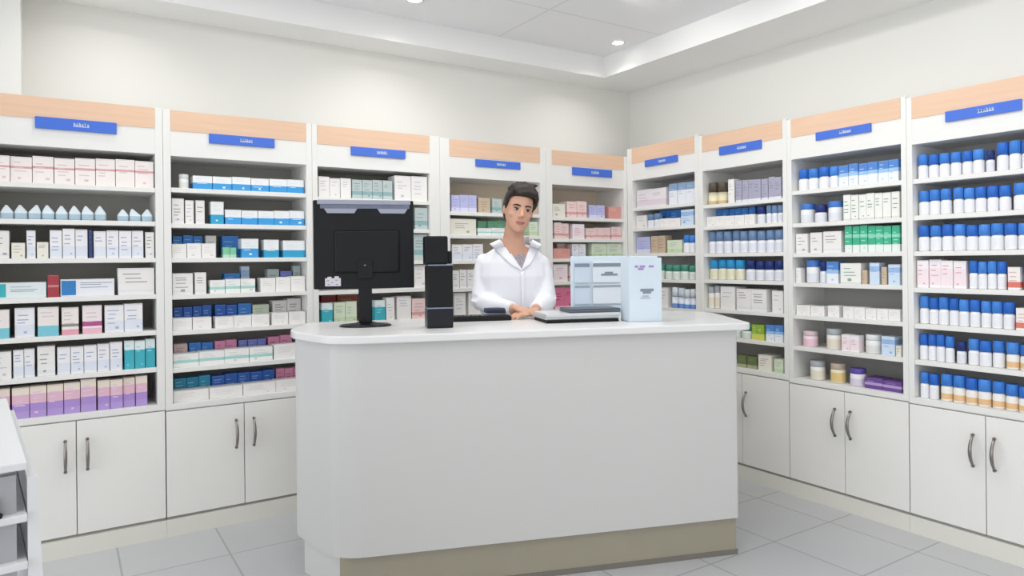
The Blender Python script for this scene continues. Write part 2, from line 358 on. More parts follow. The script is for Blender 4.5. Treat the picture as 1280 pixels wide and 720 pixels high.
def put_bottle(w, d, h, st, rs, loc, rz):
    r = w / 2; hc = h * .41; hb = h - hc; cap = pm(rs.choice(('2a6fce', '3f86dc', '4b90e4', '2f74d2')) if st[4] in ('2a6fce', '2566c6') else st[4]); base = pm(st[2])
    prof = [(r * .9, 0), (r, .004)]; mts = [base]
    for a, b, col in st[3]: prof += [(r, hb * (a + .06)), (r * 1.004, hb * (a + .07)), (r * 1.004, hb * (b + .33))]; mts += [base, base, pm(col)]
    prof += [(r, hb * .80), (r * .95, hb * .88), (r * .74, hb * .96), (r * .70, hb)]; mts += [base] * 4
    m = MB(); m.lathe([(a, b) for a, b in prof], base, 18, 0, d / 2, mats=mts); o = m.build('pill_bottle', None, loc, rz)
    m = MB(); rc = r * .93
    m.lathe([(rc, hb * .965), (rc, h * .97), (rc * .93, h), (rc * .5, h)], cap, 18, 0, d / 2)
    for i in range(14):
        a = 2 * PI * i / 14; m.box(rc * math.cos(a) - .0007, d / 2 + rc * math.sin(a) - .0007, hb + .003, rc * math.cos(a) + .0007, d / 2 + rc * math.sin(a) + .0007, h * .95, cap)
    m.build('cap', o)
    return o
def put_jar(w, d, h, st, rs, loc, rz):
    r = w / 2; hb = h * .72; base = pm(st[2]); b0 = st[3][0]
    m = MB(); m.lathe([(r * .9, 0), (r, h * .04), (r, hb * b0[0]), (r * 1.003, hb * (b0[0] + .01)), (r * 1.003, hb * b0[1]), (r, hb * (b0[1] + .01)), (r, hb * .92), (r * .86, hb)], base, 20, 0, d / 2,
            mats=[base, base, base, pm(b0[2]), base, base, base]); o = m.build('cream_jar', None, loc, rz)
    m = MB(); m.lathe([(r * .97, hb * .985), (r, hb * 1.02), (r, h * .97), (r * .95, h)], pm(st[4]), 20, 0, d / 2); m.build('lid', o)
    return o
def put_pouch(w, d, h, st, rs, loc, rz):
    # stand-up pouch: full base narrowing to a crimped ridge with an off-centre peak
    base = pm(st[2]); low = pm(st[3][0][2]); m = MB(); x = w / 2; px = rs.uniform(-.25, .25) * w
    def ring(z, fx, fy, sh):
        pts = []
        for i in range(16):
            a = 2 * PI * i / 16; pts.append((sh + x * fx * math.copysign(abs(math.cos(a)) ** .5, math.cos(a)), d / 2 + d / 2 * fy * math.copysign(abs(math.sin(a)) ** .7, math.sin(a)), z))
        return pts
    m.rings([ring(0, .92, .8, 0), ring(h * .1, 1, .9, 0), ring(h * .42, 1, .8, 0), ring(h * .52, .97, .7, 0), ring(h * .72, .66, .45, px * .5), ring(h * .88, .36, .25, px * .8), ring(h, .16, .08, px)], base, mats=[low, low, base, base, base, base])
    return m.build('refill_pouch', None, loc, rz)
MAKE = {'carton': (put_carton, 'carton'), 'bottle': (put_bottle, 'bottle'), 'jar': (put_jar, 'jar'), 'pouch': (put_pouch, 'pouch')}

# rows: per bay, per shelf, runs (x0, x1, n, height px, style[, back])   x in photograph pixels
ROWS = {
 'A1': [
  [(-15, 195, 8, 33, 'wpink')],
  [(0, 134, 8, 18, 'pouch'), (147, 192, 3, 15, 'pouch')],
  [(-14, 12, 1, 36, 'wd'), (14, 32, 1, 20, 'cream'), (33, 45, 1, 35, 'wb'), (46, 61, 1, 20, 'cream'), (62, 110, 3, 36, 'wb'), (111, 116, 1, 34, 'navy'), (117, 180, 4, 34, 'wb'), (182, 194, 1, 32, 'wd')],
  [(-14, 58, 1, 20, 'tealwide'), (59, 74, 1, 28, 'red'), (75, 143, 1, 21, 'bluewide'), (147, 195, 1, 34, 'wd')],
  [(-14, 11, 1, 36, 'wteal'), (17, 43, 1, 36, 'wb'), (46, 73, 1, 36, 'wteal'), (76, 98, 1, 35, 'wgp'), (102, 127, 1, 35, 'wmag'), (130, 178, 2, 34, 'wb')],
  [(-12, 13, 1, 35, 'w'), (15, 42, 2, 35, 'wb'), (45, 68, 1, 36, 'wd'), (70, 152, 5, 34, 'wb'), (154, 195, 3, 35, 'teal')],
  [(-12, 11, 1, 40, 'violet'), (13, 119, 5, 39, 'violet'), (120, 183, 4, 37, 'violet')]],
 'A2': [
  [(225, 238, 1, 18, 'wjar'), (242, 383, 6, 17, 'wblue')],
  [(215, 231, 1, 31, 'wd'), (232, 243, 1, 29, 'w'), (245, 257, 1, 30, 'wd'), (264, 281, 1, 28, 'wcyan'), (282, 383, 5, 18, 'wblue')],
  [(215, 270, 3, 18, 'low'), (216, 254, 3, 28, 'blue', 1), (257, 271, 1, 27, 'w', 1), (278, 299, 1, 27, 'blue', 1), (279, 296, 2, 13, 'green'), (302, 324, 1, 23, 'wblue'), (330, 349, 1, 22, 'wcyan'), (354, 382, 1, 21, 'wcyan')],
  [(215, 241, 1, 27, 'wd'), (243, 258, 1, 27, 'wd'), (262, 319, 3, 17, 'lowteal'), (280, 300, 1, 23, 'blue', 1), (301, 312, 1, 31, 'pblue', 1), (325, 383, 3, 18, 'low'), (334, 349, 1, 28, 'grey', 1), (350, 365, 1, 24, 'violb', 1), (366, 381, 1, 30, 'grey', 1)],
  [(215, 264, 2, 15, 'low'), (216, 264, 4, 27, 'dkblue', 1), (268, 336, 3, 14, 'low'), (268, 296, 2, 27, 'dkblue', 1), (297, 314, 1, 27, 'blue', 1), (315, 336, 1, 25, 'pgreen', 1), (339, 382, 2, 15, 'low'), (340, 382, 2, 29, 'wd', 1)],
  [(215, 340, 4, 17, 'lowteal'), (216, 234, 1, 26, 'pw', 1), (235, 266, 2, 26, 'blue', 1), (267, 295, 2, 26, 'pink', 1), (297, 332, 3, 25, 'violb', 1), (334, 364, 2, 26, 'pink', 1), (341, 382, 1, 18, 'low')],
  [(215, 382, 4, 14, 'low'), (216, 262, 3, 26, 'cyan', 1), (263, 342, 5, 25, 'dkblue', 1), (344, 382, 3, 25, 'pink', 1)]],
 'A3': [
  [(399, 440, 3, 25, 'w'), (441, 492, 4, 24, 'grey'), (494, 535, 2, 31, 'w')],
  [(503, 517, 1, 26, 'grey'), (519, 536, 1, 26, 'grey')],
  [(504, 516, 1, 33, 'w'), (517, 536, 1, 33, 'grey')],
  [(500, 535, 2, 30, 'w')],
  [(401, 420, 1, 38, 'red', 1), (421, 447, 1, 34, 'brown', 1), (401, 415, 1, 27, 'teal'), (417, 446, 2, 27, 'pgreen'), (468, 481, 1, 26, 'teal'), (482, 493, 1, 30, 'w'), (496, 514, 1, 29, 'w'), (515, 534, 1, 26, 'pw')],
  [], []],
 'A4': [
  [(565, 597, 3, 21, 'lilac'), (599, 614, 1, 18, 'tan'), (616, 628, 1, 18, 'grey'), (663, 675, 1, 18, 'tan')],
  [(563, 596, 1, 20, 'cream'), (598, 632, 3, 19, 'green', 1), (598, 632, 2, 9, 'lowteal'), (662, 675, 1, 18, 'pgreen')],
  [(565, 604, 3, 20, 'wb')],
  [(565, 602, 4, 23, 'wd')],
  [(567, 582, 1, 28, 'w'), (585, 602, 1, 28, 'w')],
  [], []],
 'A5': [
  [(692, 708, 1, 17, 'cream'), (710, 734, 2, 20, 'pw'), (738, 757, 2, 17, 'lilac'), (762, 778, 1, 15, 'salmon')],
  [(693, 712, 2, 20, 'pw'), (716, 731, 1, 18, 'wpinkv'), (733, 764, 3, 14, 'pw'), (765, 781, 1, 16, 'pw')],
  [(692, 713, 1, 13, 'salmon'), (696, 711, 1, 21, 'pw', 1), (716, 733, 2, 18, 'wb'), (740, 778, 2, 19, 'pgreen')],
  [(692, 710, 1, 21, 'wpinkv'), (712, 735, 1, 19, 'pw')],
  [(693, 718, 2, 26, 'hot')],
  [], []],
 'B1': [
  [(796, 833, 2, 23, 'wlil'), (837, 869, 3, 26, 'pblt')],
  [(795, 808, 1, 16, 'w'), (808, 824, 2, 17, 'gbot'), (825, 851, 2, 23, 'blue', 1), (825, 851, 2, 10, 'low'), (852, 868, 1, 20, 'pblue')],
  [(796, 813, 1, 21, 'lilac'), (814, 831, 2, 21, 'tan'), (834, 852, 1, 16, 'pgreen'), (853, 868, 2, 21, 'bbot')],
  [(812, 828, 2, 19, 'tbot'), (829, 868, 4, 18, 'tbot')],
  [(812, 834, 2, 24, 'w'), (838, 868, 4, 25, 'bwbot')],
  [], []],
 'B2': [
  [(884, 906, 2, 27, 'abot'), (910, 918, 1, 30, 'w'), (920, 978, 7, 27, 'lilacg')],
  [(882, 944, 5, 12, 'low'), (883, 944, 6, 24, 'blue', 1), (945, 955, 1, 21, 'nbot'), (956, 978, 3, 22, 'gbot')],
  [(882, 978, 9, 27, 'gbot')],
  [(884, 928, 4, 25, 'cbot'), (930, 978, 4, 25, 'nbot')],
  [(882, 898, 2, 28, 'sjar'), (900, 918, 1, 28, 'w'), (920, 958, 2, 27, 'wd'), (964, 978, 1, 28, 'w')],
  [(908, 936, 2, 17, 'tbot'), (938, 954, 2, 19, 'lime'), (956, 978, 2, 21, 'bluetop')],
  [(920, 944, 2, 15, 'dgreen'), (946, 963, 1, 20, 'cream'), (966, 978, 1, 17, 'pgreen')]],
 'B3': [
  [(996, 1048, 4, 27, 'bbot'), (1050, 1125, 6, 27, 'bluetop')],
  [(996, 1014, 1, 25, 'bjar'), (1016, 1030, 1, 22, 'nbot'), (1031, 1051, 1, 25, 'bjar'), (1055, 1125, 7, 32, 'wtext')],
  [(995, 1010, 1, 25, 'wd'), (1012, 1027, 1, 25, 'wd'), (1029, 1052, 1, 26, 'wd'), (1056, 1125, 7, 33, 'green2')],
  [(993, 1001, 1, 18, 'w'), (1003, 1022, 1, 28, 'bjar'), (1023, 1031, 1, 26, 'nbot'), (1032, 1047, 1, 27, 'bluetop'), (1050, 1076, 1, 25, 'wtext'), (1077, 1084, 1, 18, 'tan'), (1086, 1099, 1, 27, 'pblue'), (1101, 1108, 1, 22, 'tan'), (1110, 1125, 1, 25, 'pblue')],
  [(993, 1029, 2, 12, 'low'), (1033, 1048, 1, 14, 'low'), (1053, 1125, 5, 14, 'low')],
  [(997, 1018, 1, 20, 'pjar'), (1027, 1048, 1, 26, 'sjar'), (1051, 1073, 2, 21, 'wpinkv'), (1075, 1097, 1, 24, 'wjar'), (1100, 1117, 1, 24, 'pblue'), (1118, 1125, 1, 14, 'cream')],
  [(1004, 1028, 1, 24, 'sjar'), (1030, 1052, 1, 24, 'yjar'), (1055, 1077, 1, 22, 'vjar'), (1078, 1125, 2, 13, 'purple')]],
 'B4': [
  [(1145, 1230, 6, 30, 'bbot'), (1232, 1243, 1, 28, 'nbot'), (1245, 1325, 5, 36, 'bbot')],
  [(1146, 1188, 3, 31, 'bbot'), (1190, 1262, 5, 32, 'bbot'), (1264, 1325, 3, 34, 'bbot')],
  [(1146, 1325, 11, 33, 'bbot')],
  [(1145, 1207, 4, 35, 'wpinkv'), (1209, 1256, 4, 35, 'bbot'), (1259, 1275, 1, 28, 'wred'), (1277, 1325, 3, 36, 'bbot')],
  [(1146, 1266, 9, 34, 'bbot'), (1269, 1289, 1, 28, 'wred'), (1291, 1325, 2, 36, 'bbot')],
  [(1145, 1190, 4, 33, 'bbot'), (1192, 1204, 1, 29, 'nbot'), (1206, 1252, 3, 33, 'bbot'), (1254, 1325, 4, 33, 'obot')],
  [(1147, 1170, 2, 31, 'bbot'), (1172, 1325, 9, 33, 'obot')]],
}
for k, rows in ROWS.items():
    loc, rz = bay_frame(k); Rz = Matrix.Rotation(rz, 3, 'Z'); shelves = BAYS[k][4]; op = BAYS[k][2]; sp = BAYS[k][1]; phrase = BAYS[k][7]
    lo = abs(op[0] - sp[0]) + .004; hi = abs(op[1] - sp[0]) - .004
    zo = BAYS[k][3][2]
    for ri, runs in enumerate(rows):
        zs = shelves[ri]; items = []
        ceil_z = (zo if ri == 0 else shelves[ri - 1] - .022) - .006
        for run in runs:
            x0, x1, n, ph, sty = run[:5]; bk = len(run) > 5
            off = .115 if bk else .025
            a, d0, _ = px_local(k, x0, 330, off); b, d1, _ = px_local(k, x1, 330, off)
            a = max(a, lo); b = min(b, hi)
            if b - a < .008: continue
            for i in range(n):
                w = (b - a) / n; cx = a + w * (i + .5)
                dd = d0 + (d1 - d0) * (i + .5) / n
                rs = random.Random(int(cx * 1e4) + ri * 77 + ord(k[1]))
                h = ph * dd / F * rs.uniform(.965, 1.03)
                h = min(h, ceil_z - zs)
                items.append((cx, w, h, off, sty, rs))
        by = {}
        for it in items: by.setdefault(it[4], []).append(it)
        for sty, its in by.items():
            its.sort(key=lambda q: q[0]); st = S[sty]; fn, cat = MAKE[st[0]]
            pl = st[1]
            sing = pl.replace('cartons', 'carton').replace('bottles', 'bottle').replace('jars', 'jar').replace('pouches', 'pouch')
            tot = len(its)
            for j, (cx, w, h, off, _, rs) in enumerate(its):
                gap = rs.uniform(.0012, .0035)
                ww = max(w - gap, .006)
                if st[0] == 'carton': dep = min(max(.045, ww * 1.1), .075 if sty.startswith('low') else .105)
                elif st[0] == 'pouch': dep = ww * .8
                else:
                    ww = min(ww, .075); dep = ww
                yy = off + rs.uniform(-.004, .006)
                if off > .1: dep = min(dep, .10)
                p = loc + Rz @ Vector((cx, yy, zs + .0004))
                o = fn(ww, dep, h, st, rs, p, rz)
                where = '%s shelf, %s' % (SHELFW[ri], phrase)
                if tot == 1: lb = '%s on the %s shelf of the %s' % (sing, SHELFW[ri], phrase)
                elif tot == 2: lb = '%s of two %s, %s' % (('left', 'right')[j], pl, where)
                elif j == 0: lb = 'leftmost of %s %s, %s' % (NUMW[tot], pl, where)
                elif j == tot - 1: lb = 'rightmost of %s %s, %s' % (NUMW[tot], pl, where)
                else: lb = '%s from left of %s %s, %s' % (ORD[j + 1], NUMW[tot], pl, where)
                tag(o, lb.replace("the right wall's", "right wall's"), cat, '%s on the %s shelf of the %s' % (pl, SHELFW[ri], phrase))

# ------------------------------------------------------------------ counter
FR = Vector((2.475, 2.033)); P0 = Vector((.93, 2.575)); P1 = Vector((.862, 2.632)); P2 = Vector((.803, 2.95)); P3 = Vector((.98, 3.25))
B1_, B2_ = Vector((2.80, 2.52)), Vector((2.75, 2.74))
def rounded(pts, rad, seg=6):
    out = []; n = len(pts)
    for i in range(n):
        p, a, b = pts[i], pts[i - 1], pts[(i + 1) % n]; r = rad[i]
        da, db = (a - p).normalized(), (b - p).normalized()
        if r <= 0: out.append(p); continue
        r = min(r, (a - p).length * .45, (b - p).length * .45)
        for t in range(seg + 1):
            t /= seg; out.append((p + da * r) * (1 - t) ** 2 + p * 2 * t * (1 - t) + (p + db * r) * t * t)
    return out
cen = Vector((1.8, 2.7))
def grow(pts, g):
    out = []; n = len(pts)
    for i in range(n):
        p, a, b = pts[i], pts[i - 1], pts[(i + 1) % n]
        e1, e2 = (p - a).normalized(), (b - p).normalized()
        n1, n2 = Vector((e1.y, -e1.x)), Vector((e2.y, -e2.x)); nn = (n1 + n2).normalized()
        out.append(p + nn * g / max(.4, nn.dot(n1)))
    return out
poly = [P0, FR, B1_, B2_, P3, P2, P1]      # counter-clockwise
ct = thing('service_counter', 'large white service counter standing in the middle of the tiled floor', 'counter', (1.8, 2.7, 0))
def rel(pts): return [p - cen for p in pts]
m = MB(); m.prism(rel(rounded(poly, [.03, .012, .03, .05, .03, .05, .03])), .165, .988, CTR); m.build('body', ct)
m = MB(); sl = rel(rounded(grow([P0, FR + Vector((.03, -.01)), B1_ + Vector((.03, 0)), B2_ + Vector((.02, 0)), P3, P2, P1], .028), [.10, .03, .06, .10, .05, .12, .10], 8))
def ring(z, g): 
    return [(p.x, p.y, z) for p in [Vector(q) for q in grow(sl, g)]]
m.rings([ring(.988, -.004), ring(.992, 0), ring(1.014, 0), ring(1.019, -.002), ring(1.02, -.006)], SLAB, smooth=False); m.build('worktop', ct)
kp = grow(poly, -.035)
m = MB(); m.prism(rel([kp[0], kp[1], kp[2], kp[3], kp[4], kp[5], kp[6]]), .0, .168, KICKW); m.build('plinth', ct)
# beige kick board along the front
u_ = (FR - P0).normalized(); nn = Vector((-u_.y, u_.x))
m = MB(); a = P0 + nn * .018 - u_ * .06; b = FR + nn * .018 - u_ * .004
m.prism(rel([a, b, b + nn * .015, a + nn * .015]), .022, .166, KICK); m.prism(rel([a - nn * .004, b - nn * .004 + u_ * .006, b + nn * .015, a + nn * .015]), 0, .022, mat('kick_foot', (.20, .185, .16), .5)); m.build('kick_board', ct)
ang = math.atan2(u_.y, u_.x)
ZT = 1.0205
def at_counter(px, py): 
    p = on_z(px, py, ZT); return p
def cthing(name, label, cat, px, py, group=None, rot=0.0):
    p = at_counter(px, py); return thing(name, label, cat, p, ang + rot, group)

# monitor seen from behind
mo = cthing('computer_monitor', 'black computer monitor on the counter, its back turned to the viewer', 'monitor', 457, 407.5)
m = MB(); m.lathe([(.112, 0), (.113, .004), (.105, .009), (.05, .014), (.03, .02)], BLKG, 36, sy=.72); m.build('base', mo)
m = MB(); m.box(-.029, -.010, .014, .029, .016, .24, BLK, .004); m.build('stand_neck', mo)
m = MB(); m.box(-.218, -.012, .165, .214, .022, .552, BLK, .006)
m.box(-.13, -.020, .235, .15, -.010, .42, BLK, .008)
m.build('housing', mo)
m = MB(); m.box(-.206, .022, .180, .202, .0235, .538, BLKG); m.build('screen', mo)
m = MB(); m.box(-.032, -.026, .21, .032, -.018, .29, BLK, .003); m.box(-.005, -.0275, .265, .003, -.0255, .270, BLKB); m.build('mount_plate', mo)
VENT = mat('vent_grey', (.15, .17, .25), .35, noise=.2, nscale=25)
VENTL = mat('vent_grey_light', (.33, .35, .43), .35)
m = MB(); m.box(-.200, -.020, .533, .200, -.010, .553, VENTL, .003); m.box(-.188, -.017, .515, .196, -.010, .533, VENT, .002)
for x0, x1 in ((-.172, -.030), (.055, .188)):
    lo_ = [(x0 + .014, .495), (x1 - .014, .495), (x1, .516), (x0, .516)]
    vs = [[m.bm.verts.new((a, y, z)) for a, z in lo_] for y in (-.016, -.010)]
    m.face(vs[0], VENTL); m.face(vs[1][::-1], VENTL)
    for i in range(4): m.face([vs[0][i], vs[1][i], vs[1][(i + 1) % 4], vs[0][(i + 1) % 4]], VENTL)
m.build('top_vent', mo)
m = MB(); LBL = mat('label_white', (.62, .60, .66), .6)
m.box(-.170, -.0135, .178, -.104, -.0118, .213, LBL); m.box(-.160, -.0135, .213, -.143, -.0118, .219, LBL); m.box(-.130, -.0135, .213, -.112, -.0118, .221, LBL)
for i, (a, b) in enumerate(((-.163, .200), (-.145, .192), (-.127, .202), (-.160, .184), (-.125, .183))): m.box(a, -.0140, b, a + .010, -.0134, b + .004, mat('label_ink', (.30, .26, .30), .6))
m.build('rating_label', mo)

# upright black terminal
tw = cthing('payment_terminal', 'tall narrow black upright device on the counter right of the monitor', 'device', 549, 409)
m = MB(); m.box(-.055, -.045, 0, .055, .055, .082, BLKG, .005); m.build('base', tw)
m = MB(); m.box(-.054, -.043, .086, .055, .053, .262, BLK, .005); m.build('body', tw)
m = MB(); m.box(-.056, -.046, .081, .054, .052, .087, BLKB, .002); m.box(-.050, -.046, .262, .056, .052, .268, BLKB, .002); m.build('trim_band', tw)
m = MB(); m.box(-.062, -.040, .268, .036, .045, .388, BLK, .008); m.build('head', tw)
m = MB(); m.box(.036, -.02, .27, .056, .035, .325, BLK, .006); m.build('side_reader', tw)

# keyboard
kb = cthing('keyboard', 'flat black keyboard lying on the counter left of the hands', 'keyboard', 594, 400.5)
m = MB(); m.box(-.125, -.055, 0, .165, .055, .020, BLK, .004); m.build('case', kb)
m = MB()
for r in range(5):
    for q in range(14): m.box(-.118 + q * .0198, -.048 + r * .0195, .0195, -.118 + q * .0198 + .0165, -.048 + r * .0195 + .0165, .0245, BLKG, .0015)
m.build('keys', kb)
NAVY = mat('navy_fabric', (.035, .045, .085), .7, bump=.3, bscale=400)
nv = cthing('wrist_cushion', 'padded dark navy cushion beside the folded hands', 'cushion', 622, 396)
m = MB(); m.box(-.092, -.028, .0255, .086, .030, .050, NAVY, .009); m.build('pad', nv)
m = MB(); m.box(-.084, -.026, 0.0255, .078, .028, .030, BLK, .002); m.build('backing', nv)
nv.location = Vector((nv.location.x, nv.location.y, ZT)) - Vector((nn.x, nn.y, 0)) * .068 + Vector((u_.x, u_.y, 0)) * .012
# stack right of the hands
def slabthing(name, label, cat, px, py, z, x0, x1, y0, y1, hh, mm, mm2=None):
    p = at_counter(px, py); o = thing(name, label, cat, (p.x, p.y, ZT + z), ang)
    m = MB(); m.box(x0, y0, 0, x1, y1, hh * .45, mm, .002); m.build('lower_cover', o)
    m = MB(); m.box(x0 + .001, y0 + .001, hh * .5, x1 - .001, y1 - .001, hh, mm2 or mm, .002); m.build('upper_cover', o)
    m = MB(); m.box(x0 + .004, y0 + .003, hh * .40, x1 - .004, y1 - .003, hh * .55, BLKG if mm2 is None else mat('page_edge', (.6, .62, .63), .6)); m.build('core', o)
    return o
SILV = mat('silver_plastic', (.55, .58, .60), .35, metal=.2); DKG = mat('slate_cover', (.075, .09, .12), .4)
slabthing('black_folder', 'thin black folder at the bottom of the counter stack', 'folder', 729, 402.5, 0, -.175, .165, -.02, .20, .014, BLK, None)
slabthing('laptop', 'closed silver laptop lying on the black folder', 'laptop', 727, 402.5, .0145, -.17, .180, -.01, .21, .026, SILV, mat('silver_lid', (.66, .69, .70), .35, metal=.2))
slabthing('notebook', 'dark slate notebook on top of the silver laptop', 'notebook', 727, 402.5, .041, -.055, .190, .0, .16, .018, DKG, DKG)

# pale blue leaflet holders
PB = mat('frosted_blue_acrylic', (.66, .77, .85), .25, alpha=1)
PBT = mat('clear_blue_acrylic', (.74, .84, .92), .12, alpha=.55)
SHEET = mat('leaflet_paper', (.74, .80, .86), .6); SHEET2 = mat('leaflet_tint', (.60, .70, .80), .6)
INK = mat('leaflet_ink', (.22, .27, .33), .6); INKP = mat('leaflet_purple', (.38, .26, .55), .6)
lp = at_counter(750, 398)
lh = thing('leaflet_display', 'wide pale blue leaflet display standing behind the silver laptop', 'leaflet holder', (lp.x, lp.y, ZT), ang)
# stands just behind the stack
lh.location = Vector((lp.x, lp.y, ZT)) + Vector((nn.x, nn.y, 0)) * .215 + Vector((u_.x, u_.y, 0)) * .075
m = MB(); m.box(-.145, .012, 0, .150, .018, .300, PB, .002); m.box(-.145, -.05, 0, .150, .06, .006, PB, .002); m.build('back_panel', lh)
for i, (a, b, z0, z1) in enumerate(((-.128, -.045, .165, .275), (-.030, .125, .165, .275), (-.128, -.045, .055, .155), (-.030, .125, .055, .155))):
    m = MB(); m.box(a, .003, z0, b, .010, z1, SHEET if i % 2 else SHEET2, .001)
    m.box(a + .002, .0015, z1 - (.030 if i < 2 else .016), b - .002, .0030, z1 - (.012 if i < 2 else .004), INK if i < 2 else mat('leaflet_ink2', (.33, .38, .43), .6))
    if i == 1: 
        m.box(a + .045, .0015, z0 + .034, b - .020, .003, z0 + .044, INK); m.box(a + .065, .0015, z0 + .044, b - .045, .003, z0 + .054, INK)
    m.build('leaflet', lh)
m = MB(); m.box(-.140, -.012, .006, .145, -.009, .045, PBT, .001); m.build('front_lip', lh)
bp = at_counter(806, 402)
lb = thing('brochure_box', 'narrow pale blue brochure box at the right end of the stack', 'brochure box', (bp.x, bp.y, ZT), ang)
m = MB(); m.box(-.073, .0, 0, .085, .012, .288, PB, .002); m.box(-.073, .012, 0, -.068, .10, .288, PB, .001); m.box(.080, .012, 0, .085, .10, .288, PB, .001); m.box(-.073, .012, 0, .085, .10, .006, PB, .001); m.build('holder', lb)
m = MB(); m.box(-.060, .02, .006, .075, .09, .296, SHEET, .002); m.build('brochures', lb)
m = MB()
for a, b in ((-.045, -.030), (-.022, .004), (.022, .046)): m.box(a, -.0015, .244, b, -.0002, .253, INKP)
m.box(-.030, -.0015, .233, -.004, -.0002, .242, INKP)
m.box(-.020, -.0015, .136, .044, -.0002, .148, INK); m.box(-.008, -.0015, .126, .032, -.0002, .136, INK); m.box(-.02, -.0015, .104, .03, -.0002, .108, mat('leaflet_ink3', (.42, .45, .50), .6)); m.box(-.01, -.0015, .112, .02, -.0002, .118, mat('leaflet_ink3', (.42, .45, .50), .6))
m.build('front_print', lb)

# ------------------------------------------------------------------ tiered white rack at the left edge
cam_pt = lambda l, d, z=0: Vector((d * cy_ + l * sy_, d * sy_ - l * cy_, z))
c0 = cam_pt(-.905, 1.30); c1 = cam_pt(-1.40, 1.93)
e1 = (c1 - c0).normalized(); rang = math.atan2(e1.y, e1.x) - PI / 2      # local +y runs back along e1, local -x runs left
rk = thing('display_rack', 'white tiered display rack cut off by the left frame edge', 'display rack', (c0.x, c0.y, 0), rang)
RW = mat('rack_white', (.80, .81, .82), .4); RG = mat('rack_grey', (.42, .43, .45), .5)
for z in (.935, .838, .750, .49, .26):
    m = MB(); m.box(-.55, 0, z - .015, -.004, .80, z, RW, .003); m.build('shelf', rk)
m = MB(); m.box(-.55, .016, .05, -.02, .03, .91, RG); m.build('inner_panel', rk)
m = MB(); 
pts = [(.0, 0.0), (.0, .80), (.012, .80), (.012, 0.0)]
vs0 = [(-.003, .02, .90), (-.003, .80, .90), (.012, .80, .90), (.012, .02, .90)]; vs1 = [(-.003, -.02, .0), (-.003, .80, .0), (.05, .80, .0), (.05, -.02, .0)]
m.rings([vs1, vs0], RW, smooth=False); m.build('side_panel', rk)
m = MB(); m.box(-.55, -.0, .0, -.004, .80, .06, RW, .003); m.build('base', rk)
m = MB(); m.tube([(-.055, .008, .838), (-.055, .008, .872)], .008, BLK, 10); m.tube([(-.055, .008, .8385), (-.055, .008, .844)], .014, BLK, 12); m.build('support_peg', rk)

# ------------------------------------------------------------------ pharmacist
PD = 3.62
def pp(px, py, d=PD): # photograph pixel at camera distance d -> local person coordinates (x right, y away, z up)
    r = ray(px, py); p = Vector((r.x * d, r.y * d, r.z * d + H))
    l = p.x * sy_ - p.y * cy_; dd = p.x * cy_ + p.y * sy_
    return Vector((l, dd - PD, p.z))
prs = thing('person', 'person with short dark hair in a white coat standing behind the counter', 'person', (PD * cy_, PD * sy_, 0), YAW - PI / 2)
SKIN = mat('skin', (.64, .36, .25), .5, noise=.04, nscale=20); SKIN.node_tree.nodes['Principled BSDF'].inputs['Subsurface Weight'].default_value = .08
COAT = mat('white_coat_cloth', (.84, .85, .90), .75, bump=.9, bscale=11)
COAT2 = mat('white_coat_lapel', (.86, .87, .92), .75)
SHIRT = mat('patterned_shirt', (.36, .32, .36), .8, noise=.6, nscale=90)
HAIRM = mat('dark_hair', (.022, .014, .011), .5, noise=.4, nscale=50, bump=.6, bscale=120)
TROU = mat('dark_trousers', (.05, .055, .07), .8); SHOE = mat('black_shoe', (.02, .02, .02), .4)
def remesh(o, vox, smooth=6, fac=.5):
    r = o.modifiers.new('r', 'REMESH'); r.mode = 'VOXEL'; r.voxel_size = vox; r.use_smooth_shade = True
    s = o.modifiers.new('s', 'SMOOTH'); s.iterations = smooth; s.factor = fac
def ell_ring(c, rx, ry, rot=None, n=20, p=1.0):
    R = rot or Matrix.Identity(3); out = []
    for i in range(n):
        a = 2 * PI * i / n; out.append(Vector(c) + R @ Vector((rx * math.copysign(abs(math.cos(a)) ** p, math.cos(a)), ry * math.copysign(abs(math.sin(a)) ** p, math.sin(a)), 0)))
    return out
# head frame: turned to the photo's right, tilted, chin slightly down
HC = pp(648, 262, PD - .02)
HR = Euler((math.radians(6), math.radians(9), math.radians(14)), 'XYZ').to_matrix()   # local -y is the face
def hp(x, y, z): return HC + HR @ Vector((x, y, z))
def hring(z, rx, ryf, ryb, cyy=0.0, n=28, sq=1.0):
    out = []
    for i in range(n):
        a = 2 * PI * i / n; s_, c_ = math.sin(a), math.cos(a)
        out.append(hp(rx * math.copysign(abs(c_) ** sq, c_), cyy + (ryb if s_ > 0 else ryf) * s_, z))
    return out
b = MB()
# skull and face: rings from the chin up (z about the eye line)
b.rings([hring(-.113, .016, .020, .02, -.062), hring(-.108, .028, .030, .03, -.052), hring(-.095, .042, .044, .045, -.040), hring(-.075, .054, .058, .062, -.026),
         hring(-.050, .062, .072, .078, -.012), hring(-.025, .068, .080, .088, -.003), hring(0, .0705, .082, .094, 0), hring(.025, .072, .084, .098, .002), hring(.05, .0715, .082, .098, .004),
         hring(.075, .066, .074, .090, .006), hring(.098, .052, .056, .070, .008), hring(.112, .032, .034, .042, .01), hring(.118, .012, .012, .014, .01)], SKIN)
